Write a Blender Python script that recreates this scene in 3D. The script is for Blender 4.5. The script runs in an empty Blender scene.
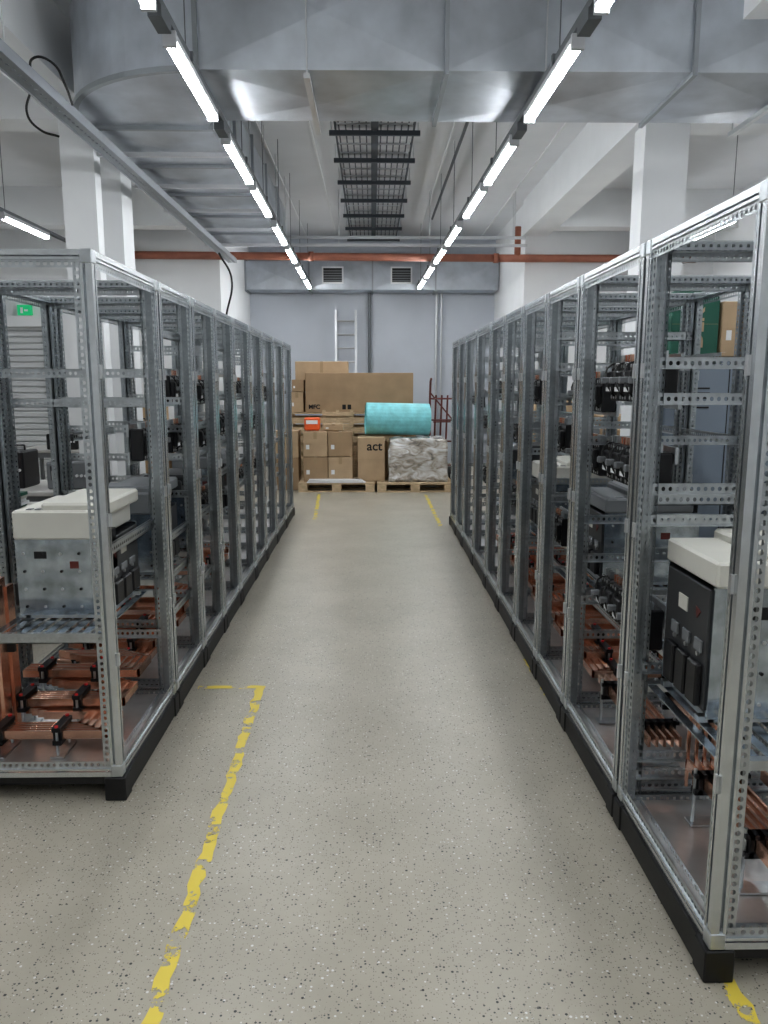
import bpy, math, random
from mathutils import Vector, Matrix, noise
R=random.Random(7)
sc=bpy.context.scene
sc.view_settings.view_transform='Standard'
try: sc.view_settings.look='Medium High Contrast'
except Exception: sc.view_settings.look='None'
sc.view_settings.exposure=0.12

# ---------------------------------------------------------------- materials
MATS={}
def mat(name,col,rough=.5,metal=0.,emit=None,es=0.,var=0.,vscale=8.,bump=0.,bscale=40.,spec=.5,stretch=None):
    if name in MATS: return MATS[name]
    m=bpy.data.materials.new(name); m.use_nodes=True
    nt=m.node_tree; b=nt.nodes['Principled BSDF']
    b.inputs['Base Color'].default_value=(*col,1)
    b.inputs['Roughness'].default_value=rough
    b.inputs['Metallic'].default_value=metal
    b.inputs['Specular IOR Level'].default_value=spec
    if emit:
        b.inputs['Emission Color'].default_value=(*emit,1); b.inputs['Emission Strength'].default_value=es
    tc=nt.nodes.new('ShaderNodeTexCoord')
    src=tc.outputs['Object']
    if stretch:
        mp=nt.nodes.new('ShaderNodeMapping'); mp.inputs['Scale'].default_value=stretch
        nt.links.new(src,mp.inputs['Vector']); src=mp.outputs['Vector']
    if var>0:
        n=nt.nodes.new('ShaderNodeTexNoise'); n.inputs['Scale'].default_value=vscale; n.inputs['Detail'].default_value=4
        nt.links.new(src,n.inputs['Vector'])
        r=nt.nodes.new('ShaderNodeValToRGB')
        r.color_ramp.elements[0].position=.3; r.color_ramp.elements[1].position=.7
        r.color_ramp.elements[0].color=(*[max(0,c*(1-var)) for c in col],1)
        r.color_ramp.elements[1].color=(*[min(1,c*(1+var)) for c in col],1)
        nt.links.new(n.outputs['Fac'],r.inputs['Fac']); nt.links.new(r.outputs['Color'],b.inputs['Base Color'])
    if bump>0:
        n2=nt.nodes.new('ShaderNodeTexNoise'); n2.inputs['Scale'].default_value=bscale
        nt.links.new(src,n2.inputs['Vector'])
        bp=nt.nodes.new('ShaderNodeBump'); bp.inputs['Strength'].default_value=bump; bp.inputs['Distance'].default_value=.02
        nt.links.new(n2.outputs['Fac'],bp.inputs['Height']); nt.links.new(bp.outputs['Normal'],b.inputs['Normal'])
    MATS[name]=m; return m

GALV=mat('galvanized_steel',(.54,.57,.59),.28,.95,var=.12,vscale=25)
GALVT=mat('galvanized_tube_lit',(.66,.69,.71),.24,.95,var=.06,vscale=25)  # same steel, lightened: brightness of the tube ridges painted into the colour
GALVW=mat('galvanized_recess_shade',(.36,.39,.41),.32,.95,var=.12,vscale=25)  # same steel, darkened: shade of grooves and inner folds painted into the colour
GALVD=mat('galvanized_plate',(.62,.61,.60),.28,.82,var=.18,vscale=6,bump=.08,bscale=5)
DUCT=mat('duct_sheet_metal',(.51,.54,.58),.37,.87,var=.16,vscale=3.0,bump=.12,bscale=3)
DUCTD=mat('duct_flange',(.36,.38,.40),.45,.8)
BLACK=mat('black_plastic',(.010,.010,.012),.40)
PLINTH=mat('plinth_black_steel',(.008,.008,.009),.5,var=.3,vscale=30)
COPPER=mat('copper',(.88,.54,.40),.26,.92,var=.12,vscale=14)
WHITE=mat('white_wall_paint',(.72,.73,.74),.75,var=.03,vscale=2)
CEIL=mat('ceiling_paint',(.70,.71,.73),.85,var=.04,vscale=1.2)
BLUEW=mat('back_wall_paint',(.54,.57,.62),.7,var=.04,vscale=1.5)
OFFW=mat('off_white_cover',(.60,.59,.54),.45,var=.03,vscale=8)
CARD=mat('cardboard',(.37,.26,.16),.8,var=.10,vscale=4)
CARDL=mat('cardboard_light',(.46,.34,.22),.8,var=.08,vscale=5)
TAPE=mat('packing_tape',(.36,.26,.15),.35)
WOOD=mat('pallet_wood',(.52,.40,.26),.75,var=.22,vscale=9,stretch=(1,6,6))
TEAL=mat('teal_foam_roll',(.24,.62,.66),.5,var=.15,vscale=9,bump=.3,bscale=18)
RED=mat('red_label',(.6,.03,.03),.5)
ORANGE=mat('orange_plastic',(.8,.13,.03),.5)
PIPE=mat('red_oxide_pipe',(.33,.13,.085),.55,var=.15,vscale=6)
DARKR=mat('dark_red_steel',(.12,.025,.02),.4)
GREEN=mat('green_print',(.02,.11,.075),.6)
EXITG=mat('exit_sign_green',(.02,.4,.15),.5,emit=(.02,.6,.25),es=.3)
STEELG=mat('grey_locker_paint',(.22,.26,.31),.5)
ALU=mat('aluminium',(.62,.63,.64),.35,.8)
TUBE=mat('led_diffuser',(1,1,1),.4,emit=(.95,.98,1.0),es=46)
HOUS=mat('lamp_housing',(.55,.56,.58),.5)
RAIL=mat('dark_trunking',(.16,.17,.18),.5,.5)
RUBBER=mat('black_cable',(.01,.01,.01),.5)
SHUT=mat('shutter_grey',(.62,.63,.64),.5,.1)
DARKSTEEL=mat('dark_tray_steel',(.08,.09,.10),.45,.6)
PAPER=mat('white_paper',(.75,.76,.77),.7)
GREYP=mat('grey_device',(.18,.19,.20),.5)
DARKG=mat('dark_grey_moulding',(.045,.047,.05),.4)
TABLE=mat('bench_top',(.45,.44,.42),.5,var=.05)
PCB=mat('zinc_plated_sheet',(.50,.56,.62),.18,.95,var=.35,vscale=12,bump=.15,bscale=9)

def speckle_floor():
    m=bpy.data.materials.new('speckled_vinyl_floor'); m.use_nodes=True
    nt=m.node_tree; N=nt.nodes; L=nt.links; b=N['Principled BSDF']
    tc=N.new('ShaderNodeTexCoord')
    n=N.new('ShaderNodeTexNoise'); n.inputs['Scale'].default_value=1.6; n.inputs['Detail'].default_value=8; n.inputs['Roughness'].default_value=.65
    L.new(tc.outputs['Object'],n.inputs['Vector'])
    r=N.new('ShaderNodeValToRGB'); e=r.color_ramp.elements
    e[0].position=.3; e[0].color=(.345,.318,.262,1); e[1].position=.7; e[1].color=(.425,.395,.33,1)
    L.new(n.outputs['Fac'],r.inputs['Fac'])
    cur=r.outputs['Color']
    def layer(cur,scale,dist,thr,col,off):
        mp=N.new('ShaderNodeMapping'); mp.inputs['Location'].default_value=(off,off*1.7,0)
        L.new(tc.outputs['Object'],mp.inputs['Vector'])
        v=N.new('ShaderNodeTexVoronoi'); v.voronoi_dimensions='2D'; v.inputs['Scale'].default_value=scale
        L.new(mp.outputs['Vector'],v.inputs['Vector'])
        sp=N.new('ShaderNodeSeparateColor'); L.new(v.outputs['Color'],sp.inputs['Color'])
        m1=N.new('ShaderNodeMath'); m1.operation='MULTIPLY'; m1.inputs[1].default_value=dist
        L.new(sp.outputs['Green'],m1.inputs[0])
        lt=N.new('ShaderNodeMath'); lt.operation='LESS_THAN'
        L.new(v.outputs['Distance'],lt.inputs[0]); L.new(m1.outputs[0],lt.inputs[1])
        l2=N.new('ShaderNodeMath'); l2.operation='LESS_THAN'; l2.inputs[1].default_value=thr
        L.new(sp.outputs['Red'],l2.inputs[0])
        mu=N.new('ShaderNodeMath'); mu.operation='MULTIPLY'
        L.new(lt.outputs[0],mu.inputs[0]); L.new(l2.outputs[0],mu.inputs[1])
        mx=N.new('ShaderNodeMix'); mx.data_type='RGBA'
        L.new(mu.outputs[0],mx.inputs['Factor']); L.new(cur,mx.inputs['A']); mx.inputs['B'].default_value=(*col,1)
        return mx.outputs['Result']
    cur=layer(cur,85,.30,.18,(.07,.07,.07),0)
    cur=layer(cur,70,.28,.12,(.62,.62,.60),3.1)
    cur=layer(cur,140,.36,.26,(.22,.20,.17),7.7)
    cur=layer(cur,46,.20,.10,(.04,.04,.04),11.3)
    L.new(cur,b.inputs['Base Color'])
    n3=N.new('ShaderNodeTexNoise'); n3.inputs['Scale'].default_value=2.5; n3.inputs['Detail'].default_value=5
    L.new(tc.outputs['Object'],n3.inputs['Vector'])
    mr=N.new('ShaderNodeMapRange'); mr.inputs['To Min'].default_value=.28; mr.inputs['To Max'].default_value=.46
    L.new(n3.outputs['Fac'],mr.inputs['Value']); L.new(mr.outputs['Result'],b.inputs['Roughness'])
    return m
FLOOR=speckle_floor()

def worn_yellow():
    m=bpy.data.materials.new('worn_yellow_tape'); m.use_nodes=True
    nt=m.node_tree; N=nt.nodes; L=nt.links; b=N['Principled BSDF']; out=N['Material Output']
    b.inputs['Base Color'].default_value=(.70,.56,.09,1); b.inputs['Roughness'].default_value=.5
    tc=N.new('ShaderNodeTexCoord')
    n=N.new('ShaderNodeTexNoise'); n.inputs['Scale'].default_value=30; n.inputs['Detail'].default_value=7; n.inputs['Roughness'].default_value=.75
    L.new(tc.outputs['Object'],n.inputs['Vector'])
    n2=N.new('ShaderNodeTexNoise'); n2.inputs['Scale'].default_value=9
    L.new(tc.outputs['Object'],n2.inputs['Vector'])
    ad=N.new('ShaderNodeMath'); ad.operation='ADD'; L.new(n.outputs['Fac'],ad.inputs[0]); L.new(n2.outputs['Fac'],ad.inputs[1])
    gt=N.new('ShaderNodeMath'); gt.operation='GREATER_THAN'; gt.inputs[1].default_value=.935; L.new(ad.outputs[0],gt.inputs[0])
    tr=N.new('ShaderNodeBsdfTransparent'); mx=N.new('ShaderNodeMixShader')
    L.new(gt.outputs[0],mx.inputs[0]); L.new(tr.outputs[0],mx.inputs[1]); L.new(b.outputs[0],mx.inputs[2]); L.new(mx.outputs[0],out.inputs['Surface'])
    return m
YEL=worn_yellow()

def plastic_wrap():
    m=bpy.data.materials.new('stretch_wrap'); m.use_nodes=True
    nt=m.node_tree; N=nt.nodes; L=nt.links; b=N['Principled BSDF']
    tc=N.new('ShaderNodeTexCoord')
    mp=N.new('ShaderNodeMapping'); mp.inputs['Scale'].default_value=(1.5,1.5,3); mp.inputs['Rotation'].default_value=(0,.5,0)
    L.new(tc.outputs['Object'],mp.inputs['Vector'])
    n=N.new('ShaderNodeTexNoise'); n.inputs['Scale'].default_value=3.2; n.inputs['Detail'].default_value=7; n.inputs['Distortion'].default_value=1.4
    L.new(mp.outputs['Vector'],n.inputs['Vector'])
    r=N.new('ShaderNodeValToRGB'); e=r.color_ramp.elements
    e[0].position=.32; e[0].color=(.16,.15,.14,1); e[1].position=.66; e[1].color=(.68,.69,.70,1)
    x=r.color_ramp.elements.new(.46); x.color=(.42,.38,.33,1)
    L.new(n.outputs['Fac'],r.inputs['Fac']); L.new(r.outputs['Color'],b.inputs['Base Color'])
    b.inputs['Roughness'].default_value=.16; b.inputs['Coat Weight'].default_value=.6; b.inputs['Coat Roughness'].default_value=.08
    bp=N.new('ShaderNodeBump'); bp.inputs['Strength'].default_value=.5; bp.inputs['Distance'].default_value=.02
    L.new(n.outputs['Fac'],bp.inputs['Height']); L.new(bp.outputs['Normal'],b.inputs['Normal'])
    return m
WRAP=plastic_wrap()

# ---------------------------------------------------------------- mesh builder
class MB:
    def __init__(s): s.v=[];s.f=[];s.m=[];s.mats=[]
    def mi(s,m):
        if m not in s.mats: s.mats.append(m)
        return s.mats.index(m)
    def quad(s,pts,m):
        b=len(s.v); s.v+= [tuple(p) for p in pts]; s.f.append(tuple(range(b,b+len(pts)))); s.m.append(s.mi(m))
    def box(s,x0,x1,y0,y1,z0,z1,m,M=None):
        b=len(s.v)
        P=[(x0,y0,z0),(x1,y0,z0),(x1,y1,z0),(x0,y1,z0),(x0,y0,z1),(x1,y0,z1),(x1,y1,z1),(x0,y1,z1)]
        if M: P=[tuple(M@Vector(p)) for p in P]
        s.v+=P; k=s.mi(m)
        for f in [(3,2,1,0),(4,5,6,7),(0,1,5,4),(1,2,6,5),(2,3,7,6),(3,0,4,7)]:
            s.f.append(tuple(b+i for i in f)); s.m.append(k)
    def bbox(s,x0,x1,y0,y1,z0,z1,m,c=.01):
        b=len(s.v); k=s.mi(m); xs=(x0,x1); ys=(y0,y1); zs=(z0,z1); idx={}
        for i in (0,1):
            for j in (0,1):
                for l in (0,1):
                    sx=c if i==0 else -c; sy=c if j==0 else -c; sz=c if l==0 else -c
                    idx[(i,j,l,'x')]=len(s.v); s.v.append((xs[i],ys[j]+sy,zs[l]+sz))
                    idx[(i,j,l,'y')]=len(s.v); s.v.append((xs[i]+sx,ys[j],zs[l]+sz))
                    idx[(i,j,l,'z')]=len(s.v); s.v.append((xs[i]+sx,ys[j]+sy,zs[l]))
        def F(*a): s.f.append(tuple(a)); s.m.append(k)
        cx=Vector(((x0+x1)/2,(y0+y1)/2,(z0+z1)/2))
        def FF(l):
            p=[Vector(s.v[i]) for i in l]; n=(p[1]-p[0]).cross(p[2]-p[0])
            if n.dot(p[0]-cx)<0: l=l[::-1]
            F(*l)
        for i in (0,1):
            FF([idx[(i,0,0,'x')],idx[(i,1,0,'x')],idx[(i,1,1,'x')],idx[(i,0,1,'x')]])
            FF([idx[(0,i,0,'y')],idx[(1,i,0,'y')],idx[(1,i,1,'y')],idx[(0,i,1,'y')]])
            FF([idx[(0,0,i,'z')],idx[(1,0,i,'z')],idx[(1,1,i,'z')],idx[(0,1,i,'z')]])
        for i in (0,1):
            for j in (0,1):
                FF([idx[(i,j,0,'x')],idx[(i,j,1,'x')],idx[(i,j,1,'y')],idx[(i,j,0,'y')]])
                FF([idx[(i,0,j,'x')],idx[(i,1,j,'x')],idx[(i,1,j,'z')],idx[(i,0,j,'z')]])
                FF([idx[(0,i,j,'y')],idx[(1,i,j,'y')],idx[(1,i,j,'z')],idx[(0,i,j,'z')]])
                for l in (0,1): FF([idx[(i,j,l,'x')],idx[(i,j,l,'y')],idx[(i,j,l,'z')]])
    def cyl(s,p0,p1,r,m,n=12,r1=None,cap=True):
        p0=Vector(p0);p1=Vector(p1); d=(p1-p0).normalized()
        a=d.orthogonal().normalized(); c=d.cross(a); b=len(s.v); k=s.mi(m)
        if r1 is None: r1=r
        for i in range(n):
            t=2*math.pi*i/n; o=a*math.cos(t)+c*math.sin(t)
            s.v.append(tuple(p0+o*r)); s.v.append(tuple(p1+o*r1))
        for i in range(n):
            j=(i+1)%n; s.f.append((b+2*i,b+2*j,b+2*j+1,b+2*i+1)); s.m.append(k)
        if cap:
            s.f.append(tuple(b+2*i for i in range(n))[::-1]); s.m.append(k)
            s.f.append(tuple(b+2*i+1 for i in range(n))); s.m.append(k)
    def tube(s,pts,r,m,n=8):
        for a,b in zip(pts[:-1],pts[1:]): s.cyl(a,b,r,m,n)
    def perf(s,o,u,v,L,W,m,pitch=.025,hl=.007,hw=.006,n=8):
        o=Vector(o);u=Vector(u);v=Vector(v); k=s.mi(m); N=max(1,round(L/pitch)); p=L/N
        for i in range(N):
            c=o+u*(p*(i+.5))+v*(W/2); b=len(s.v)
            if n==8:
                out=[(1,0),(1,1),(0,1),(-1,1),(-1,0),(-1,-1),(0,-1),(1,-1)]
                inn=[(1,0),(.71,.71),(0,1),(-.71,.71),(-1,0),(-.71,-.71),(0,-1),(.71,-.71)]
            else:
                out=[(1,1),(-1,1),(-1,-1),(1,-1)]; inn=out
            for a in out: s.v.append(tuple(c+u*(a[0]*p/2)+v*(a[1]*W/2)))
            for a in inn: s.v.append(tuple(c+u*(a[0]*hl)+v*(a[1]*hw)))
            for q in range(n):
                r=(q+1)%n; s.f.append((b+q,b+r,b+n+r,b+n+q)); s.m.append(k)
    def mesh(s,name,smooth=False):
        me=bpy.data.meshes.new(name); me.from_pydata(s.v,[],s.f)
        for m in s.mats: me.materials.append(m)
        me.polygons.foreach_set('material_index',s.m)
        if smooth: me.polygons.foreach_set('use_smooth',[True]*len(s.f))
        me.update(); return me
    def obj(s,name,loc=(0,0,0),rot=(0,0,0),parent=None,smooth=False):
        return add(name,s.mesh(name,smooth),loc,rot,parent)
def add(name,me,loc=(0,0,0),rot=(0,0,0),parent=None):
    o=bpy.data.objects.new(name,me); o.location=loc; o.rotation_euler=rot
    sc.collection.objects.link(o)
    if parent: o.parent=parent
    return o
def simple(name,x0,x1,y0,y1,z0,z1,m):
    b=MB(); b.box(x0,x1,y0,y1,z0,z1,m); return b.obj(name)

# ---------------------------------------------------------------- camera
cam=bpy.data.cameras.new('camera'); co=bpy.data.objects.new('camera',cam); sc.collection.objects.link(co)
cam.sensor_fit='VERTICAL'; cam.sensor_height=36; cam.lens=27.04; cam.clip_start=.05
co.location=(0,0,1.628); co.rotation_euler=(math.radians(90-9.4),0,math.radians(-.9))
sc.camera=co

# ---------------------------------------------------------------- room shell
XL,XR,YB,YF,H=-7.,5.6,-3.2,16.1,4.55
simple('floor',XL,XR,YB,YF,-.1,0,FLOOR)
simple('ceiling',XL,XR,YB,YF,H,H+.15,CEIL)
simple('wall_left',XL-.15,XL,YB,YF,0,H,WHITE)
simple('wall_right',XR,XR+.15,YB,YF,0,H,WHITE)
simple('wall_back',XL,XR,YF,YF+.15,0,H,BLUEW)
simple('wall_behind_camera',XL,XR,YB-.15,YB,0,H,WHITE)
simple('wall_partition_left',XL,-2.46,13.,YF,0,H,WHITE)
simple('wall_partition_right',2.5,XR,13.,YF,0,H,WHITE)
simple('ceiling_beam',-2.85,-2.45,YB,13,4.0,H,WHITE)
simple('ceiling_beam',2.45,2.85,YB,13,4.0,H,WHITE)
for yy in (1.8,7.5,12.2):
    simple('ceiling_crossbeam',XL,-2.85,yy,yy+.35,4.0,H,WHITE)
    simple('ceiling_crossbeam',2.85,XR,yy,yy+.35,4.0,H,WHITE)
b=MB(); b.box(-2.80,-2.50,7.4,7.56,0,4.0,WHITE); b.obj('column')
b=MB(); b.box(-2.80,-2.50,8.15,8.5,0,4.0,WHITE); b.obj('column')
b=MB(); b.box(2.52,2.93,7.5,7.8,0,4.0,WHITE); b.obj('column')
simple('baseboard_left',-7,-2.46,12.97,13.,0,.1,STEELG)
simple('baseboard_right',2.5,5.6,12.97,13.,0,.1,STEELG)
for i,x in enumerate((-2.0,-1.3,-.7,.95,1.6,2.2)):
    simple('trim_%d'%(i+1),x-.012,x+.012,YB,YF,H-.02,H,WHITE)

# yellow floor marks
def strip(pts,w,name='floor_marking_tape'):
    b=MB()
    for (a,c) in zip(pts[:-1],pts[1:]):
        a=Vector((*a,.0015)); c=Vector((*c,.0015)); d=(c-a).normalized(); n=Vector((-d.y,d.x,0))*w/2
        L=(c-a).length; k=max(2,int(L/.045)); pr=None
        for i in range(k+1):
            p=a+(c-a)*(i/k)+n*R.uniform(-.3,.3); l=p-n*R.uniform(.7,1.1); r=p+n*R.uniform(.7,1.1)
            if pr: b.quad([pr[0],l,r,pr[1]],YEL)
            pr=(l,r)
    return b.obj(name)
strip([(-.565,1.0),(-.61,3.98)],.050)
strip([(-.95,3.99),(-.585,3.99)],.045)
strip([(-.70,9.3),(-.80,11.5)],.05)
strip([(.99,1.2),(.93,4.4)],.05)
strip([(.80,8.8),(.80,11.4)],.05)

# ---------------------------------------------------------------- switchgear cabinets
HT=2.10; DP=.80
def post(b,cx,cy,sx,sy,z0,z1,k=1.15):
    def bx(a0,a1,c0,c1,m=GALV,zz0=z0,zz1=z1):
        xs=sorted((cx+sx*a0*k,cx+sx*a1*k)); ys=sorted((cy+sy*c0*k,cy+sy*c1*k))
        b.box(xs[0],xs[1],ys[0],ys[1],zz0,zz1,m)
    bx(.0,.020,.0,.020,GALVT)
    bx(0,.012,.028,.036,GALVT); bx(.028,.036,0,.012,GALVT)
    bx(.009,.018,.020,.028,GALVW); bx(.020,.028,.009,.018,GALVW)
    b.perf((cx+sx*.008*k,cy+sy*.036*k,z0),(0,0,1),(0,sy,0),z1-z0,.026*k,GALV,hw=.008,hl=.008)
    b.perf((cx+sx*.036*k,cy+sy*.008*k,z0),(0,0,1),(sx,0,0),z1-z0,.026*k,GALV,hw=.008,hl=.008)
    b.perf((cx+sx*.008*k,cy+sy*.062*k,z0),(0,0,1),(sx,0,0),z1-z0,.026*k,GALVW,hl=.005,hw=.005)
    b.perf((cx+sx*.062*k,cy+sy*.008*k,z0),(0,0,1),(0,sy,0),z1-z0,.026*k,GALVW,hl=.005,hw=.005)
    bx(.030,.034,.010,.034,GALVW); bx(.010,.034,.030,.034,GALVW)
def railx(b,x0,x1,y,z,h=.04,d=.018,s=1):
    b.perf((x0,y,z),(1,0,0),(0,0,1),x1-x0,h,GALV,hw=.008,hl=.007)
    b.perf((x0,y+s*d,z+h),(1,0,0),(0,-s,0),x1-x0,d,GALV,hw=.004,hl=.008,n=4)
    b.box(x0,x1,min(y,y+s*d),max(y,y+s*d),z,z+.003,GALV)
def raily(b,y0,y1,x,z,h=.04,d=.018,s=1):
    b.perf((x,y0,z),(0,1,0),(0,0,1),y1-y0,h,GALV,hw=.008,hl=.007)
    b.perf((x+s*d,y0,z+h),(0,1,0),(-s,0,0),y1-y0,d,GALV,hw=.004,hl=.008,n=4)
    b.box(min(x,x+s*d),max(x,x+s*d),y0,y1,z,z+.003,GALV)
def cabinet(x,y,w,near,far,back,mid,plate=True):
    e=bpy.data.objects.new('switchgear_cabinet_frame',None); sc.collection.objects.link(e); e.location=(x,y,0)
    b=MB(); z0,z1=.10,HT
    g=.012; y0,y1=g,w-g
    for (cx,sx) in ((0,1),(DP,-1)):
        for (cy,sy) in ((y0,1),(y1,-1)): post(b,cx,cy,sx,sy,z0+.03,z1-.03)
    for z,dz in ((z0,1),(z1,-1)):
        za,zb=sorted((z,z+dz*.020)); zc,zd=sorted((z+dz*.026,z+dz*.034))
        for (cx,sx) in ((0,1),(DP,-1)):
            xs=sorted((cx,cx+sx*.022)); b.box(xs[0],xs[1],y0,y1,za,zb,GALVT)
            xs=sorted((cx,cx+sx*.012)); b.box(xs[0],xs[1],y0+.03,y1-.03,zc,zd,GALVT)
            b.perf((cx+sx*.006,y0+.03,z+dz*.034),(0,1,0),(0,0,dz),y1-y0-.06,.028,GALV,hw=.008,hl=.008)
            b.perf((cx+sx*.024,y0+.03,z+dz*.01),(0,1,0),(sx,0,0),y1-y0-.06,.034,GALV)
            b.perf((cx+sx*.058,y0+.03,z+dz*.01),(0,1,0),(0,0,dz),y1-y0-.06,.026,GALVW,n=4,hl=.005,hw=.005)
        for (cy,sy) in ((y0,1),(y1,-1)):
            ys=sorted((cy,cy+sy*.022)); b.box(.022,DP-.022,ys[0],ys[1],za,zb,GALVT)
            ys=sorted((cy,cy+sy*.012)); b.box(.03,DP-.03,ys[0],ys[1],zc,zd,GALVT)
            b.perf((.03,cy+sy*.006,z+dz*.034),(1,0,0),(0,0,dz),DP-.06,.028,GALV,hw=.008,hl=.008)
            b.perf((.03,cy+sy*.024,z+dz*.01),(1,0,0),(0,sy,0),DP-.06,.034,GALV)
            b.perf((.03,cy+sy*.058,z+dz*.01),(1,0,0),(0,0,dz),DP-.06,.026,GALVW,n=4,hl=.005,hw=.005)
    for cx in (0,DP):
        for cy in (y0,y1):
            for z in (z0-.001,z1-.048):
                xs=(cx-.003,cx+.042) if cx==0 else (cx-.042,cx+.003)
                ys=(cy-.003,cy+.042) if cy==y0 else (cy-.042,cy+.003)
                b.bbox(*xs,*ys,z,z+.050,GALV,c=.004)
            for z in (.55,1.1,1.65):
                ys=(cy+.02,cy+.036) if cy==y0 else (cy-.036,cy-.02)
                b.box(-.008 if cx==0 else cx,0 if cx==0 else cx+.008,*ys,z,z+.05,ALU)
    if plate: b.box(.03,DP-.03,y0+.03,y1-.03,z0+.012,z0+.016,GALVD)
    for z in near: railx(b,.03,DP-.03,y0+.03,z)
    for z in far: railx(b,.03,DP-.03,y1-.03,z,s=-1)
    for z in back: raily(b,y0+.03,y1-.03,DP-.06,z,s=-1)
    for (xm,z) in mid: raily(b,y0+.03,y1-.03,xm,z)
    b.obj('frame',parent=e)
    p=MB()
    for cx in (0,DP):
        for cy in (y0,y1):
            xs=(cx-.014,cx+.07) if cx==0 else (cx-.07,cx+.014)
            ys=(cy-.006,cy+.07) if cy==y0 else (cy-.07,cy+.006)
            p.bbox(*xs,*ys,0,z0-.002,PLINTH,c=.004)
        xs=(cx-.008,cx+.008)
        p.box(*xs,y0+.05,y1-.05,.006,z0-.004,PLINTH)
        xs=(cx+.008,cx+.05) if cx==0 else (cx-.05,cx-.008)
        p.box(*xs,y0+.05,y1-.05,z0-.012,z0-.004,PLINTH)
    for cy in (y0+.01,y1-.03):
        p.box(.05,DP-.05,cy,cy+.02,z0-.035,z0-.003,PLINTH)
    p.obj('plinth',parent=e)
    return e
XLc=-.99-DP; XRc=.922
Lb=[2.83,3.70,4.37,5.0,5.65,6.4,7.1,7.9,8.75,9.63]
Rb=[1.857,2.68,3.5,4.15,4.8,5.45,6.1,6.9,7.7,8.32,8.95]
lev=[.42,.62,.82,1.0,1.2,1.36,1.52,1.7,1.86]
for i,(a,c) in enumerate(zip(Lb[:-1],Lb[1:])):
    if i==0: cabinet(XLc,a,c-a,[.64],[.40,1.66],[.95],[])
    else:
        near=sorted(R.sample(lev,2)); far=sorted(R.sample(lev,3)); back=sorted(R.sample(lev,4))
        cabinet(XLc,a,c-a,near,far,back,[(.35,z) for z in R.sample(lev,2)])
for i,(a,c) in enumerate(zip(Rb[:-1],Rb[1:])):
    if i==0: cabinet(XRc,a,c-a,[],[.19,.26,.60,1.14,1.25,1.56,1.68],[1.0],[])
    else:
        near=sorted(R.sample(lev,2)); far=sorted(R.sample(lev,4)); back=sorted(R.sample(lev,4))
        cabinet(XRc,a,c-a,near,far,back,[(.3,z) for z in R.sample(lev,2)])

# ---------------------------------------------------------------- moulded case breaker rows
def breaker_row_mesh(n,w=.105,h=.16,d=.11):
    b=MB()
    L=n*(w+.015)
    b.box(.0,.012,0,L,-.02,h*.25,GALV); b.box(.0,.012,0,L,h*.75,h+.02,GALV)
    for i in range(n):
        y=i*(w+.015)+.007
        b.bbox(-d*.62,.0,y,y+w,0,h,BLACK,c=.006)
        b.bbox(-d*.85,-d*.6,y+.012,y+w-.012,h*.22,h*.78,BLACK,c=.006)
        b.bbox(-d*1.15,-d*.8,y+w/2-.012,y+w/2+.012,h*.45,h*.62,GREYP,c=.004)
        b.box(-d*.86,-d*.852,y+.02,y+w-.02,h*.25,h*.36,PAPER)
        for k in range(3):
            yy=y+w*(.2+.3*k)
            b.box(-d*.5,-d*.35,yy-.009,yy+.009,h,h+.03,COPPER if i%2 else GALV)
            b.cyl((-d*.63,yy,h*.9),(-d*.6,yy,h*.9),.008,ALU,8)
            b.cyl((-d*.63,yy,h*.1),(-d*.6,yy,h*.1),.008,ALU,8)
        pts=[Vector((-d*.5,y+w*.5,h))]
        for t in range(1,9):
            a=math.pi*t/8; pts.append(Vector((-d*.5-.05*math.sin(a),y+w*.5+.03*math.sin(a*2),h-h*.45*(1-math.cos(a)))))
        b.tube(pts,.004,RUBBER,6)
    return b.mesh('circuit_breaker_row')
BR={n:breaker_row_mesh(n) for n in (3,4,5)}
def br(x,y,z,n,flip=False):
    o=add('circuit_breaker_row',BR[n],(x,y,z))
    if flip:
        o.rotation_euler=(0,0,math.pi); o.location=(x,y+n*.12,z)
    return o
for z in (1.56,1.22,.62): br(XRc+.19,2.80,z,5)
for (y,z) in ((3.6,1.5),(3.6,1.2),(4.25,1.25),(4.25,.72),(4.95,1.5),(5.55,1.2),(5.55,.72),(6.2,1.5),(7.0,1.2),(7.0,.7),(7.8,1.4)):
    br(XRc+.22,y,z,4 if y<4.2 else 3)
for (y,z) in ((3.86,1.25),(4.42,1.52),(4.42,1.24),(5.08,1.5),(5.08,1.2),(5.08,.75),(5.72,1.25),(6.5,1.5),(6.5,.75),(7.2,1.2),(7.2,.75),(8.0,1.45)):
    br(XLc+DP-.22,y,z,3 if y<6 else 4,True)

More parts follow.
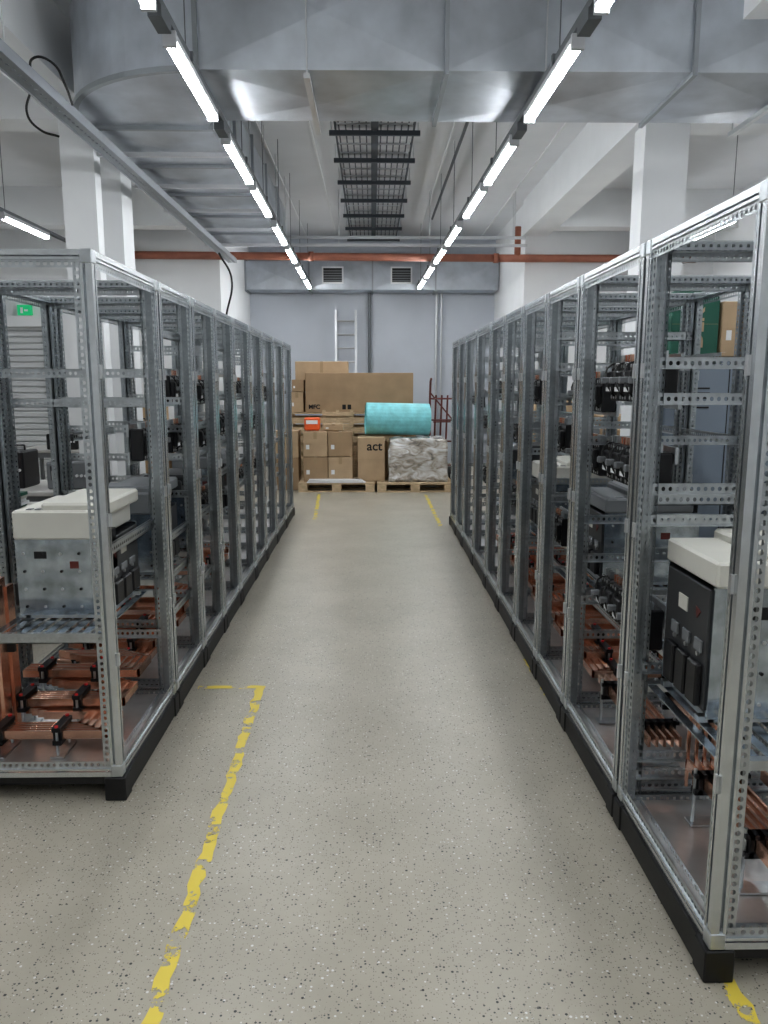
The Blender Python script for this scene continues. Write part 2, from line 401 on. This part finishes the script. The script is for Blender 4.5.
# ---------------------------------------------------------------- air circuit breakers
def acb(x,y,z,w,d,h,cov,cm=None):
    cm=cm or OFFW
    b=MB()
    hb=h-cov
    b.box(.0,w,.012,d,.02,hb,BLACK)
    b.box(-.004,w+.004,0,.012,0,hb+.02,PCB)
    b.box(-.004,w+.004,d,d+.012,0,hb+.02,PCB)
    for i in range(5):
        for j in range(4):
            b.cyl((w*(.08+.21*i),-.004,hb*(.12+.25*j)),(w*(.08+.21*i),.0,hb*(.12+.25*j)),.006,ALU if (i+j)%2 else BLACK,8)
    b.box(w*.60,w*.70,-.001,0,hb*.66,hb*.76,DARKR)
    b.box(w*.2,w*.34,-.001,0,hb*.8,hb*.9,BLACK)
    b.bbox(-.006,w*.93,-.01,d+.03,hb+.02,h-.03,cm,c=.008)
    b.bbox(w*.30,w+.01,.01,d+.05,h-.06,h,cm,c=.01)
    b.box(w*.95,w+.012,.05,.12,hb*.6,hb+.05,BLACK)
    for k in range(4):
        b.box(w*.1+k*w*.22,w*.1+k*w*.22+w*.14,.06,d-.06,-.018,.02,COPPER)
    # one dark side cheek with low pole stubs and labels
    for (s0,s1,f) in ((w,w+.012,1),(-.012,0,-1)):
        b.bbox(s0,s1,.015,d-.01,.02,hb+.01,DARKG,c=.003)
        for k in range(3):
            ya=.03+k*(d-.08)/3; yb=ya+(d-.08)/3-.02
            a0,a1=sorted((w+.012 if f>0 else -.012,w+.035 if f>0 else -.035))
            b.bbox(a0,a1,ya,yb,.03,hb*.42,BLACK,c=.005)
            a0,a1=sorted((w+.012 if f>0 else -.012,w+.02 if f>0 else -.02))
            b.bbox(a0,a1,ya+.01,yb-.01,hb*.5,hb*.6,GREYP,c=.002)
            b.cyl((a0,(ya+yb)/2,hb*.48),(a1,(ya+yb)/2,hb*.48),.008,ALU,8)
        a0,a1=sorted((w+.012 if f>0 else -.012,w+.015 if f>0 else -.015))
        b.cyl((a0,.09,hb*.8),(a1,.09,hb*.8),.022,DARKR,3)
        b.box(a0,a1,.17,.24,hb*.74,hb*.86,OFFW)
    for k in range(8):
        b.box(w*.12+k*w*.1,w*.12+k*w*.1+w*.06,.02,.05,h-.03,h-.027,GREYP)
    b.box(-.02,w+.02,.02,.05,-.02,.0,GALV); b.box(-.02,w+.02,d-.05,d-.02,-.02,.0,GALV)
    for xx in (.01,w-.03): b.box(xx,xx+.02,.02,d-.02,-.02,.0,GALV)
    o=b.obj('air_circuit_breaker',(x,y,z)); return o
acb(-1.465,3.12,.68,.36,.42,.47,.17)
acb(XRc+.12,2.24,.60,.54,.36,.53,.13)
acb(-1.46,3.86,.68,.36,.40,.44,.16,GREYP)
acb(-1.46,4.52,.68,.36,.36,.42,.14,DARKG)
acb(XRc+.2,3.62,.68,.45,.40,.44,.12,GREYP)
acb(XRc+.2,4.9,.68,.45,.40,.46,.16)
acb(XRc+.2,6.2,.68,.45,.40,.46,.16,DARKG)
acb(-1.50,5.8,.68,.36,.40,.44,.14,GREYP)
def shelf(x0,x1,y0,y1,z,name='equipment_shelf'):
    b=MB(); b.box(x0,x1,y0,y0+.03,z-.03,z,GALV); b.box(x0,x1,y1-.03,y1,z-.03,z,GALV)
    n=int((x1-x0)/.05)
    for i in range(n): b.box(x0+i*.05,x0+i*.05+.03,y0+.03,y1-.03,z-.006,z-.002,PCB)
    b.obj(name)
shelf(-1.51,XLc+DP-.06,2.92,3.62,.655)
for y in (3.80,4.46,5.74): shelf(XLc+.06,XLc+DP-.06,y,y+.50,.655)
shelf(XRc+.06,XRc+DP-.06,2.02,2.62,.575)
for y in (3.58,4.88,6.18): shelf(XRc+.06,XRc+DP-.06,y,y+.48,.655)

# ---------------------------------------------------------------- copper busbars
def busbars(x,y,w,d,flip=1,n=5):
    b=MB(); t=.010; gp=.010; hh=.035
    def X(a,c): return sorted((a*flip,c*flip))
    for g in range(3):
        yo=.06+g*.24*w/.8; zo=.19+.045*g
        for i in range(n):
            yy=yo+i*(t+gp)
            xs=X(.12,d-.08-.035*i*1.0); b.box(xs[0],xs[1],yy,yy+t,zo,zo+hh,COPPER)
            xe=d-.08-.035*i
            xs=X(xe-t,xe); b.box(xs[0],xs[1],yy,yy+.19,zo,zo+hh,COPPER)
            xs=X(xe-.34,xe); b.box(xs[0],xs[1],yy+.19,yy+.19+t,zo,zo+hh,COPPER)
        for xx in (.20,.44):
            xs=X(xx,xx+.035)
            b.box(xs[0],xs[1],yo-.02,yo+n*(t+gp)+.01,zo-.02,zo-.001,BLACK)
            b.box(xs[0],xs[1],yo-.02,yo+n*(t+gp)+.01,zo+hh+.001,zo+hh+.02,BLACK)
            for i in range(n+1):
                yy=yo-gp+i*(t+gp)+.001; b.box(xs[0],xs[1],yy,yy+gp-.002,zo-.02,zo+hh+.015,BLACK)
            for yy in (yo-.013,yo+n*(t+gp)+.003):
                b.cyl(((xs[0]+xs[1])/2,yy,.126),((xs[0]+xs[1])/2,yy,zo+hh+.025),.006,GALV,8)
                b.cyl(((xs[0]+xs[1])/2,yy,zo+hh+.021),((xs[0]+xs[1])/2,yy,zo+hh+.028),.008,RED,8)
            b.box(xs[0]-.01,xs[1]+.01,yo-.03,yo+n*(t+gp)+.02,.119,.125,GALV)
    return b.obj('copper_busbar_set',(x,y,0))
busbars(XLc+.04,2.93,.75,.74)
busbars(XLc+.04,3.76,.52,.66); busbars(XLc+.04,4.42,.5,.66); busbars(XLc+.04,5.7,.6,.66)
for y in (3.56,4.2,4.85,6.15,5.5): busbars(XRc+DP-.05,y,.5,.66,-1)
def longbars(x,y0,y1,n,z,riser=False):
    b=MB()
    for i in range(n):
        xx=x+i*.03; b.box(xx,xx+.010,y0,y1,z,z+.04,COPPER)
        if riser: b.box(xx,xx+.01,y1-.01,y1,z-.07,.54-.02*i,COPPER)
    X1=x+n*.03
    for yy in (y0+.1,y1-.16):
        b.box(x-.03,X1+.01,yy,yy+.035,z-.02,z-.001,BLACK); b.box(x-.03,X1+.01,yy,yy+.035,z+.041,z+.055,BLACK)
        for i in range(n+1): b.box(x-.018+i*.03,x-.003+i*.03,yy,yy+.035,z-.02,z+.055,BLACK)
        for xx in (x-.025,X1-.005):
            b.cyl((xx,yy+.017,.12),(xx,yy+.017,z+.07),.006,GALV,8)
        b.box(x-.04,X1+.02,yy-.01,yy+.045,.119,.125,GALV)
    b.obj('copper_busbar_set')
longbars(1.14,1.98,2.60,5,.25,True); longbars(1.42,1.98,2.60,4,.20)
longbars(1.06,2.76,3.42,5,.25); longbars(1.34,2.76,3.42,5,.20)
b=MB()
for i in range(5):
    b.box(-1.71+i*.035,-1.695+i*.035,3.1,3.16,.13,.92-.03*i,COPPER)
    b.box(-1.71+i*.035,-1.695+i*.035,3.2,3.26,.13,.90-.03*i,COPPER)
b.box(-1.73,-1.53,3.17,3.19,.5,.54,BLACK)
b.obj('copper_riser')

# ---------------------------------------------------------------- ducts
def crease(b,o,u,v,n,m,bulge=.035):
    o=Vector(o);u=Vector(u);v=Vector(v);n=Vector(n)
    p=[o,o+u,o+u+v,o+v]; c=o+(u+v)/2+n*bulge
    for i in range(4): b.quad([p[i],p[(i+1)%4],c],m)
def duct_x(b,x0,x1,y0,y1,z0,z1,segs):
    L=(x1-x0)/segs
    for i in range(segs):
        a=x0+i*L
        crease(b,(a,y0,z0),(L,0,0),(0,0,z1-z0),(0,-1,0),DUCT)
        crease(b,(a,y1,z0),(L,0,0),(0,0,z1-z0),(0,1,0),DUCT)
        crease(b,(a,y0,z0),(L,0,0),(0,y1-y0,0),(0,0,-1),DUCT)
        crease(b,(a,y0,z1),(L,0,0),(0,y1-y0,0),(0,0,1),DUCT)
        for (xx) in (a,):
            b.box(xx-.015,xx+.015,y0-.03,y1+.03,z0-.03,z0,DUCTD); b.box(xx-.015,xx+.015,y0-.03,y1+.03,z1,z1+.03,DUCTD)
            b.box(xx-.015,xx+.015,y0-.03,y0,z0,z1,DUCTD); b.box(xx-.015,xx+.015,y1,y1+.03,z0,z1,DUCTD)
def duct_y(b,x0,x1,y0,y1,z0,z1,segs):
    L=(y1-y0)/segs
    for i in range(segs):
        a=y0+i*L
        crease(b,(x0,a,z0),(0,L,0),(0,0,z1-z0),(-1,0,0),DUCT)
        crease(b,(x1,a,z0),(0,L,0),(0,0,z1-z0),(1,0,0),DUCT)
        crease(b,(x0,a,z0),(x1-x0,0,0),(0,L,0),(0,0,-1),DUCT)
        crease(b,(x0,a,z1),(x1-x0,0,0),(0,L,0),(0,0,1),DUCT)
        b.box(x0-.03,x1+.03,a-.02,a+.02,z0-.03,z0,DUCTD); b.box(x0-.03,x1+.03,a-.02,a+.02,z1,z1+.03,DUCTD)
        b.box(x0-.03,x0,a-.02,a+.02,z0,z1,DUCTD); b.box(x1,x1+.03,a-.02,a+.02,z0,z1,DUCTD)
b=MB()
DZ0,DZ1=3.68,4.36
duct_x(b,-1.15,5.45,5.5,6.5,DZ0,DZ1,4)
C=(-1.15,6.65); n=14
def P(r,t,z): return (C[0]+r*math.cos(t),C[1]+r*math.sin(t),z)
for i in range(n):
    t0=math.radians(270-90*i/n); t1=math.radians(270-90*(i+1)/n)
    b.quad([P(1.15,t0,DZ0),P(1.15,t1,DZ0),P(1.15,t1,DZ1),P(1.15,t0,DZ1)],DUCT)
    b.quad([P(.15,t0,DZ0),P(.15,t1,DZ0),P(.15,t1,DZ1),P(.15,t0,DZ1)],DUCT)
    b.quad([P(1.15,t0,DZ0),P(1.15,t1,DZ0),P(.15,t1,DZ0),P(.15,t0,DZ0)],DUCT)
    b.quad([P(1.15,t0,DZ1),P(1.15,t1,DZ1),P(.15,t1,DZ1),P(.15,t0,DZ1)],DUCT)
    b.quad([P(1.17,t0,DZ0-.015),P(1.17,t1,DZ0-.015),P(1.13,t1,DZ0-.015),P(1.13,t0,DZ0-.015)],DUCTD)
    b.quad([P(1.17,t0,DZ0-.015),P(1.17,t1,DZ0-.015),P(1.17,t1,DZ0+.02),P(1.17,t0,DZ0+.02)],DUCTD)
duct_y(b,-2.3,-1.3,6.65,12.15,DZ0,4.25,5)
b.obj('ventilation_duct')
b=MB()
duct_x(b,-2.44,2.48,15.5,16.05,3.455,3.98,4)
b.obj('ventilation_duct')
def grille(x,z,w,h,y,name='air_vent'):
    b=MB(); b.box(x-w/2,x+w/2,y-.02,y,z-h/2,z+h/2,PAPER); b.box(x-w/2+.03,x+w/2-.03,y-.024,y-.02,z-h/2+.03,z+h/2-.03,BLACK)
    for i in range(5):
        zz=z-h/2+.045+i*(h-.09)/5; b.box(x-w/2+.03,x+w/2-.03,y-.034,y-.024,zz,zz+.018,GREYP)
    b.obj(name)
grille(-.75,3.72,.42,.32,15.46); grille(.58,3.72,.42,.32,15.46)
for x in (-.42,1.15,2.9,4.6):
    b=MB(); b.box(x-.02,x+.02,5.42,6.58,3.60,3.635,ALU)
    for y in (5.45,6.55): b.cyl((x,y,3.6),(x,y,4.55),.006,ALU,6)
    b.obj('duct_hanger')
for y in (7.2,8.3,9.4,10.5,11.6):
    b=MB(); b.box(-2.4,-1.2,y-.02,y+.02,3.60,3.635,ALU)
    for x in (-2.37,-1.23): b.cyl((x,y,3.6),(x,y,4.55),.006,ALU,6)
    b.obj('duct_hanger')

# ---------------------------------------------------------------- lights
tm=MB(); tm.bbox(-.035,.035,0,1.2,.012,.055,HOUS,c=.006); tm.bbox(-.028,.028,.02,1.18,-.02,.014,TUBE,c=.01)
tm.box(-.036,.036,-.01,.02,-.022,.056,HOUS); tm.box(-.036,.036,1.18,1.21,-.022,.056,HOUS)
TM=tm.mesh('led_batten_light')
ys=[4.5,6.2,7.6,9.3,10.8,12.4,13.9]; back_y=[-2.2,-.4,1.3,2.9]
for x,kk in ((-1.08,-.009),(1.12,-.020)):
    for y in back_y+ys: add('led_batten_light',TM,(x+kk*(y-4.5),y,3.44),(0,0,-kk))
    b=MB(); b.box(-.03,.03,-7.5,10.8,.0,.043,RAIL)
    for y in (-6.5,-4.7,-2.9,-1.1,.4,2.5,3.9,5.4,6.9,8.5,10.3):
        b.cyl((0,y,.04),(0,y,1.05),.004,RAIL,6)
        b.box(-.045,.045,y-.02,y+.02,-.007,.05,RAIL)
    for y in (-.3,1.42): b.box(-.035,.035,y,y+.2,-.057,0,RAIL)
    b.obj('lighting_trunking',(x,4.5,3.497),(0,0,-kk))
for x in (-4.05,4.05):
    for y in (-1.5,1.,3.5,6.,8.9,10.9): add('led_batten_light',TM,(x,y,3.44))
    b=MB(); b.box(x-.03,x+.03,-3,12.15,3.497,3.53,RAIL)
    for y in (-2,1.4,4,6.5,9,11.4): b.cyl((x,y,3.53),(x,y,4.55),.004,RAIL,6)
    b.obj('lighting_trunking')

# ---------------------------------------------------------------- ceiling services
b=MB()
for (x0,x1) in ((-.40,.02),(.06,.48)):
    for y in [6.8+.35*i for i in range(25)]:
        b.box(x0,x1,y,y+.26,4.402,4.405,GALVD)
        for k in range(5): b.box(x0+.04+k*.075,x0+.055+k*.075,y,y+.26,4.396,4.402,DARKSTEEL)
    b.box(x0,x0+.02,6.6,15.4,4.38,4.44,DARKSTEEL); b.box(x1-.02,x1,6.6,15.4,4.38,4.44,DARKSTEEL)
for y in [6.9+1.05*i for i in range(9)]:
    b.box(-.46,.54,y,y+.04,4.33,4.38,DARKSTEEL)
    for x in (-.44,.52): b.cyl((x,y+.02,4.34),(x,y+.02,4.55),.006,ALU,6)
b.box(.015,.065,6.6,15.4,4.37,4.43,DARKSTEEL)
b.obj('cable_tray')
b=MB(); b.perf((-2.24,-2,3.52),(0,1,0),(1,0,0),14.6,.12,DUCTD,pitch=.08,hl=.02,hw=.012)
b.box(-2.245,-2.24,-2,12.6,3.51,3.58,DUCTD); b.box(-2.12,-2.115,-2,12.6,3.51,3.58,DUCTD)
for y in (.5,3,5,7,9,11): b.cyl((-2.18,y,3.53),(-2.18,y,3.6 if 5.4<y else 4.55),.006,ALU,6)
b.obj('cable_tray')
b=MB(); b.tube([(1.05,6.6,4.45),(1.05,13.9,4.45)],.02,RAIL,8); b.obj('conduit_pipe')
b=MB(); b.tube([(-4.5,12.75,3.66),(2.0,12.75,3.62),(5.2,12.75,3.62)],.06,PIPE,12)
b.tube([(2.33,12.75,3.62),(2.33,12.75,4.1)],.05,PIPE,12)
b.cyl((1.95,12.75,3.62),(2.03,12.75,3.62),.075,PIPE,12); b.cyl((-1.0,12.75,3.64),(-.92,12.75,3.64),.075,PIPE,12)
b.obj('sprinkler_pipe',smooth=True)
b=MB(); b.box(-2.4,2.4,12.3,12.34,3.72,3.76,ALU); b.box(-2.4,2.4,12.44,12.48,3.86,3.9,ALU)
for x in (-2.0,-.5,.9,2.2): b.cyl((x,12.32,3.74),(x,12.32,4.55),.006,ALU,6); b.cyl((x,12.46,3.88),(x,12.46,4.55),.006,ALU,6)
b.obj('strut_channel')
b=MB(); b.tube([(-.04,16.04,0),(-.04,16.04,3.45)],.035,RAIL,10); b.obj('drain_pipe')
b=MB(); b.tube([(1.32,16.05,0),(1.32,16.05,3.45)],.025,ALU,10); b.tube([(1.42,16.05,0),(1.42,16.05,3.45)],.02,ALU,10); b.obj('conduit_pipe')
def curve(name,pts,r,m):
    c=bpy.data.curves.new(name,'CURVE'); c.dimensions='3D'; c.bevel_depth=r; c.bevel_resolution=3
    s=c.splines.new('BEZIER'); s.bezier_points.add(len(pts)-1)
    for p,q in zip(s.bezier_points,pts): p.co=q; p.handle_left_type=p.handle_right_type='AUTO'
    c.materials.append(m); o=bpy.data.objects.new(name,c); sc.collection.objects.link(o); return o
curve('hanging_cable',[(-2.18,5.35,3.60),(-2.16,5.35,3.68),(-2.04,5.35,3.66),(-1.96,5.35,3.52),(-1.94,5.4,3.42)],.008,RUBBER)
curve('hanging_cable',[(-2.24,5.5,3.56),(-2.28,5.5,3.40),(-2.2,5.5,3.30),(-2.08,5.5,3.26)],.008,RUBBER)
curve('hanging_cable',[(-2.2,11.6,3.5),(-2.1,12.0,3.2),(-2.3,12.5,2.6),(-2.35,12.9,2.0)],.015,RUBBER)

# ---------------------------------------------------------------- back storage
def pallet(x,y,w,d,rot=0):
    b=MB()
    for yy in (0,d/2-.05,d-.1):
        b.box(0,w,yy,yy+.1,0,.02,WOOD)
        for xx in (0,w/2-.07,w-.14): b.box(xx,xx+.14,yy,yy+.1,.02,.10,WOOD)
    for xx in (0,w/2-.07,w-.14): b.box(xx,xx+.14,0,d,.10,.12,WOOD)
    n=7
    for i in range(n):
        yy=i*(d-.09)/(n-1); b.box(0,w,yy,yy+.09,.12,.142,WOOD)
    return b.obj('wooden_pallet',(x,y,0),(0,0,rot))
def carton(x,y,z,w,d,h,m=CARD,rot=0.,tape=True):
    b=MB(); b.bbox(0,w,0,d,0,h,m,c=.006)
    if tape:
        b.box(w/2-.025,w/2+.025,-.002,d+.002,h*.72,h+.002,TAPE)
        b.box(w*.12,w*.26,-.003,-.001,h*.3,h*.48,PAPER)
    b.box(.002,w-.002,d/2-.003,d/2+.003,h-.001,h+.003,TAPE)
    b.box(0.004,w-.004,-.0015,0,h*.5,h*.505,TAPE)
    return b.obj('cardboard_box',(x,y,z),(0,0,rot))
pallet(-1.13,11.70,1.17,.8); pallet(.08,11.67,1.17,.8)
for i in range(2):
    for j in range(2): carton(-1.06+i*.385,11.86,.144+j*.388,.375,.45,.38,CARDL if (i+j)%2 else CARD,R.uniform(-.02,.02))
carton(-1.50,11.95,.0,.36,.42,.5,CARD); carton(-1.50,11.95,.505,.36,.42,.42,CARDL)
b=MB()
for i in range(4): b.bbox(.01*i,.9-.02*i,0,.16,.012*i,.012*i+.011,PAPER,c=.003)
b.obj('foam_sheet_stack',(-1.0,11.69,.143))
carton(-.24,12.62,.0,.5,.4,.72,CARD)
def crate(x,y,w,d,h):
    b=MB()
    for xx in (0,w/2-.035,w-.07):
        b.box(xx,xx+.07,.02,.09,0,h,WOOD); b.box(xx,xx+.07,d-.09,d-.02,0,h,WOOD)
    k=int(h/.16)
    for i in range(k):
        b.box(0,w,0,.02,i*.16+.02,i*.16+.12,WOOD); b.box(0,w,d-.02,d,i*.16+.02,i*.16+.12,WOOD)
    for i in range(8): b.box(0,w,i*(d-.1)/7,i*(d-.1)/7+.09,h,h+.02,WOOD)
    for s in (0,w-.02):
        for i in range(k): b.box(s,s+.02,.09,d-.09,i*.16+.02,i*.16+.12,WOOD)
    return b.obj('wooden_crate',(x,y,0))
crate(-1.45,13.1,2.2,.9,1.14)
big=carton(-1.12,13.15,1.165,1.82,.42,.66,CARD,tape=False)
carton(-1.33,13.60,1.165,.92,.36,.86,CARDL)
carton(-1.38,13.2,1.165,.22,.36,.34,CARDL)
carton(-1.35,13.2,1.51,.2,.35,.2,CARD)
b=MB(); b.bbox(0,.24,0,.2,0,.2,ORANGE,c=.02); b.box(.03,.21,-.003,0,.1,.16,PAPER); b.obj('orange_case',(-1.05,12.0,.925))
carton(-.75,12.0,.925,.3,.3,.10,CARDL)
b=MB()
for x in (0,.22,.45): b.box(x,x+.05,0,.03,-.925,.30,WOOD)
b.box(0,.5,-.02,0,.02,.08,WOOD); b.box(0,.5,-.02,0,.2,.27,WOOD)
b.obj('wooden_frame',(-.8,12.54,.925))
def text(s,size,loc,m,parent=None,rot=(math.pi/2,0,0),name='printed_text'):
    c=bpy.data.curves.new(name,'FONT'); c.body=s; c.size=size; c.extrude=.001; c.offset=.003; c.materials.append(m)
    o=bpy.data.objects.new(name,c); sc.collection.objects.link(o); o.location=loc; o.rotation_euler=rot
    if parent: o.parent=parent
    return o
t=carton(-.22,11.92,.144,.42,.5,.68,CARDL,tape=False)
text('act',.20,(.14,-.004,.48),BLACK,t)
text('MFC',.10,(.05,-.004,.06),BLACK,big)
bb=MB(); bb.box(0,.06,-.002,0,0,.08,BLACK); bb.box(.09,.15,-.002,0,0,.08,BLACK)
bb.obj('printed_marks',(.62,-.001,.05),parent=big)
def wrapped(x,y,z,w,d,h):
    import bmesh
    bm=bmesh.new(); bmesh.ops.create_cube(bm,size=1)
    bmesh.ops.subdivide_edges(bm,edges=bm.edges[:],cuts=16,use_grid_fill=True)
    for v in bm.verts:
        p=Vector((v.co.x*w,v.co.y*d,(v.co.z+.5)*h))
        k=1-.10*max(0,v.co.z+.1)
        p.x*=k; p.y*=k
        nn=noise.noise_vector(p*4.0)*.035+noise.noise_vector(p*11)*.016
        p+=nn
        if v.co.z<-.49: p.z=0
        p.z=max(0,p.z)
        v.co=p
    me=bpy.data.meshes.new('stretch_wrapped_load'); bm.to_mesh(me); bm.free(); me.materials.append(WRAP)
    for p in me.polygons: p.use_smooth=True
    add('stretch_wrapped_load',me,(x+w/2,y+d/2,z))
wrapped(.26,11.8,.144,.92,.6,.66)
b=MB(); N=26
def roll(b,L,r):
    pr=[]
    for i in range(N*3+1):
        t=2*math.pi*i/N; rr=.06+(r-.06)*i/(N*3); pr.append((rr*math.cos(t),rr*math.sin(t)))
    for i in range(N*3):
        a,c=pr[i],pr[i+1]
        b.quad([(0,a[0],a[1]),(L,a[0],a[1]),(L,c[0],c[1]),(0,c[0],c[1])],TEAL)
    b.cyl((.01,0,0),(L-.01,0,0),r*.93,TEAL,N)
roll(b,1.02,.27)
b.obj('foam_roll',(-.10,12.3,1.10),(0,.02,.08))
b=MB()
for x in (0,.38):
    b.tube([(x,0,.1),(x,0,1.5),(x,-.08,1.68),(x,-.2,1.72)],.018,DARKR,8)
    b.cyl((x-.06,0.08,.14),(x-.01,.08,.14),.13,RUBBER,16)
for z in (.3,.7,1.05,1.4): b.cyl((0,0,z),(.38,0,z),.014,DARKR,8)
b.tube([(0,0,1.5),(.38,0,1.05)],.012,DARKR,8); b.box(0,.38,-.22,0,.02,.035,DARKR)
b.obj('hand_truck',(.96,12.8,0))
b=MB()
for k in range(3):
    b.tube([(.1*k,0,0),(.1*k+.05,.1,1.45)],.016,DARKR,8)
b.cyl((0,.02,1.0),(.3,.06,1.0),.012,DARKR,8)
b.obj('steel_trestle',(1.05,13.2,0))
b=MB()
for x in (-.2,.2): b.box(x-.022,x+.022,-.03,.03,0,3.12,ALU)
for i in range(11): b.cyl((-.2,0,.2+i*.27),(.2,0,.2+i*.27),.018,ALU,8)
b.obj('ladder',(-.52,15.75,0),(-math.radians(4),0,0))

# ---------------------------------------------------------------- left bay
b=MB()
b.box(-6.9,-5.3,12.94,12.97,0,2.6,SHUT)
for i in range(26): b.bbox(-6.86,-5.34,12.90,12.945,i*.1,i*.1+.085,SHUT,c=.012)
b.box(-5.34,-5.26,12.86,12.97,0,2.7,ALU); b.box(-6.95,-5.26,12.78,12.97,2.55,2.72,WHITE)
b.obj('roller_shutter')
b=MB(); b.box(-5.73,-5.51,12.9,12.96,2.74,2.90,EXITG); b.box(-5.68,-5.64,12.895,12.9,2.77,2.86,PAPER); b.box(-5.62,-5.56,12.895,12.9,2.80,2.83,PAPER); b.obj('exit_sign')
def bench(x,y,w,d,h=.80):
    b=MB(); b.bbox(0,w,0,d,h-.035,h,TABLE,c=.005)
    for xx in (.03,w-.07):
        for yy in (.03,d-.07): b.box(xx,xx+.04,yy,yy+.04,0,h-.035,GREYP)
    b.box(.05,w-.05,.05,.07,h-.1,h-.035,GREYP); b.box(.05,w-.05,.1,d-.1,.25,.27,TABLE)
    return b.obj('workbench',(x,y,0))
bench(-3.5,4.7,1.35,.8); bench(-3.5,6.0,1.35,.8,.8); bench(-4.6,9.9,2.0,.8); bench(-2.45,10.6,.6,1.3)
def papers(x,y,z):
    b=MB(); zz=0
    for i in range(7):
        t=.012+.01*R.random(); ox=R.uniform(-.01,.01); b.box(ox,.30+ox,0,.22,zz,zz+t,(PAPER,OFFW,GREEN,PAPER)[i%4]); zz+=t
    b.obj('paper_stack',(x,y,z))
papers(-2.6,4.9,.80); papers(-2.95,5.0,.80)
def device(x,y,z,w,d,h,m,name='test_instrument'):
    b=MB(); b.bbox(0,w,0,d,0,h,m,c=.012); b.box(w*.1,w*.6,-.003,0,h*.35,h*.85,BLACK)
    for k in range(3): b.cyl((w*(.7+.1*k),-.015,h*.5),(w*(.7+.1*k),0,h*.5),.012,PAPER,8)
    b.tube([(w*.15,d/2,h),(w*.15,d/2,h+.04),(w*.85,d/2,h+.04),(w*.85,d/2,h)],.008,BLACK,6)
    b.obj(name,(x,y,z))
device(-2.6,6.15,.8,.35,.3,.22,GREYP); device(-3.1,6.2,.8,.3,.3,.3,BLACK,'tool_case'); device(-3.4,5.0,.8,.3,.3,.10,RED,'tool_case')
device(-2.4,10.8,.8,.4,.3,.3,BLACK); device(-2.4,11.4,.8,.35,.3,.4,GREYP); device(-3.4,10.0,.8,.5,.4,.35,GREYP); device(-4.2,10.0,.8,.4,.4,.2,BLACK,'tool_case')
carton(-3.9,11.9,0,.7,.6,.8); carton(-3.85,11.9,.805,.6,.55,.5,CARDL); carton(-3.0,12.1,0,.5,.5,.9,CARDL)

# ---------------------------------------------------------------- right bay
def locker(x,y,w,d,h):
    b=MB(); b.bbox(0,w,0,d,.06,h,STEELG,c=.008); b.box(.02,w-.02,.03,d-.02,0,.06,BLACK)
    b.box(w/2-.003,w/2+.003,-.002,0,.1,h-.03,BLACK)
    for xx in (w*.25,w*.75):
        for i in range(5): b.box(xx-.08,xx+.08,-.004,0,h-.2-i*.03,h-.19-i*.03,BLACK)
    b.bbox(w/2+.03,w/2+.05,-.025,0,h*.5,h*.58,ALU,c=.003)
    b.box(-.002,0,.05,d-.05,.1,h-.05,STEELG)
    b.obj('metal_locker',(x,y,0))
locker(1.86,4.9,.8,.5,1.80); locker(2.70,4.9,.8,.5,1.80); locker(2.0,3.6,.7,.5,1.2)
g=carton(1.88,4.92,1.802,.30,.4,.40,GREEN,tape=False); text('DEK',.13,(.2,-.004,.05),CARDL,g,(math.pi/2,-math.pi/2,0))
carton(2.20,4.92,1.802,.24,.4,.34,CARDL); carton(2.46,4.95,1.802,.42,.4,.30,CARD); carton(2.92,4.95,1.802,.4,.4,.36,CARDL)
bench(2.1,9.0,1.4,.8); device(2.3,9.1,.8,.4,.4,.35,GREYP); carton(2.8,9.1,.8,.4,.4,.3)
carton(2.2,10.6,0,.8,.8,.9); carton(2.25,10.65,.905,.6,.6,.6,CARDL); carton(3.2,10.7,0,.8,.8,1.2,CARDL)
w=bpy.data.worlds.new('world'); sc.world=w; w.use_nodes=True
w.node_tree.nodes['Background'].inputs[0].default_value=(.6,.65,.7,1); w.node_tree.nodes['Background'].inputs[1].default_value=.3
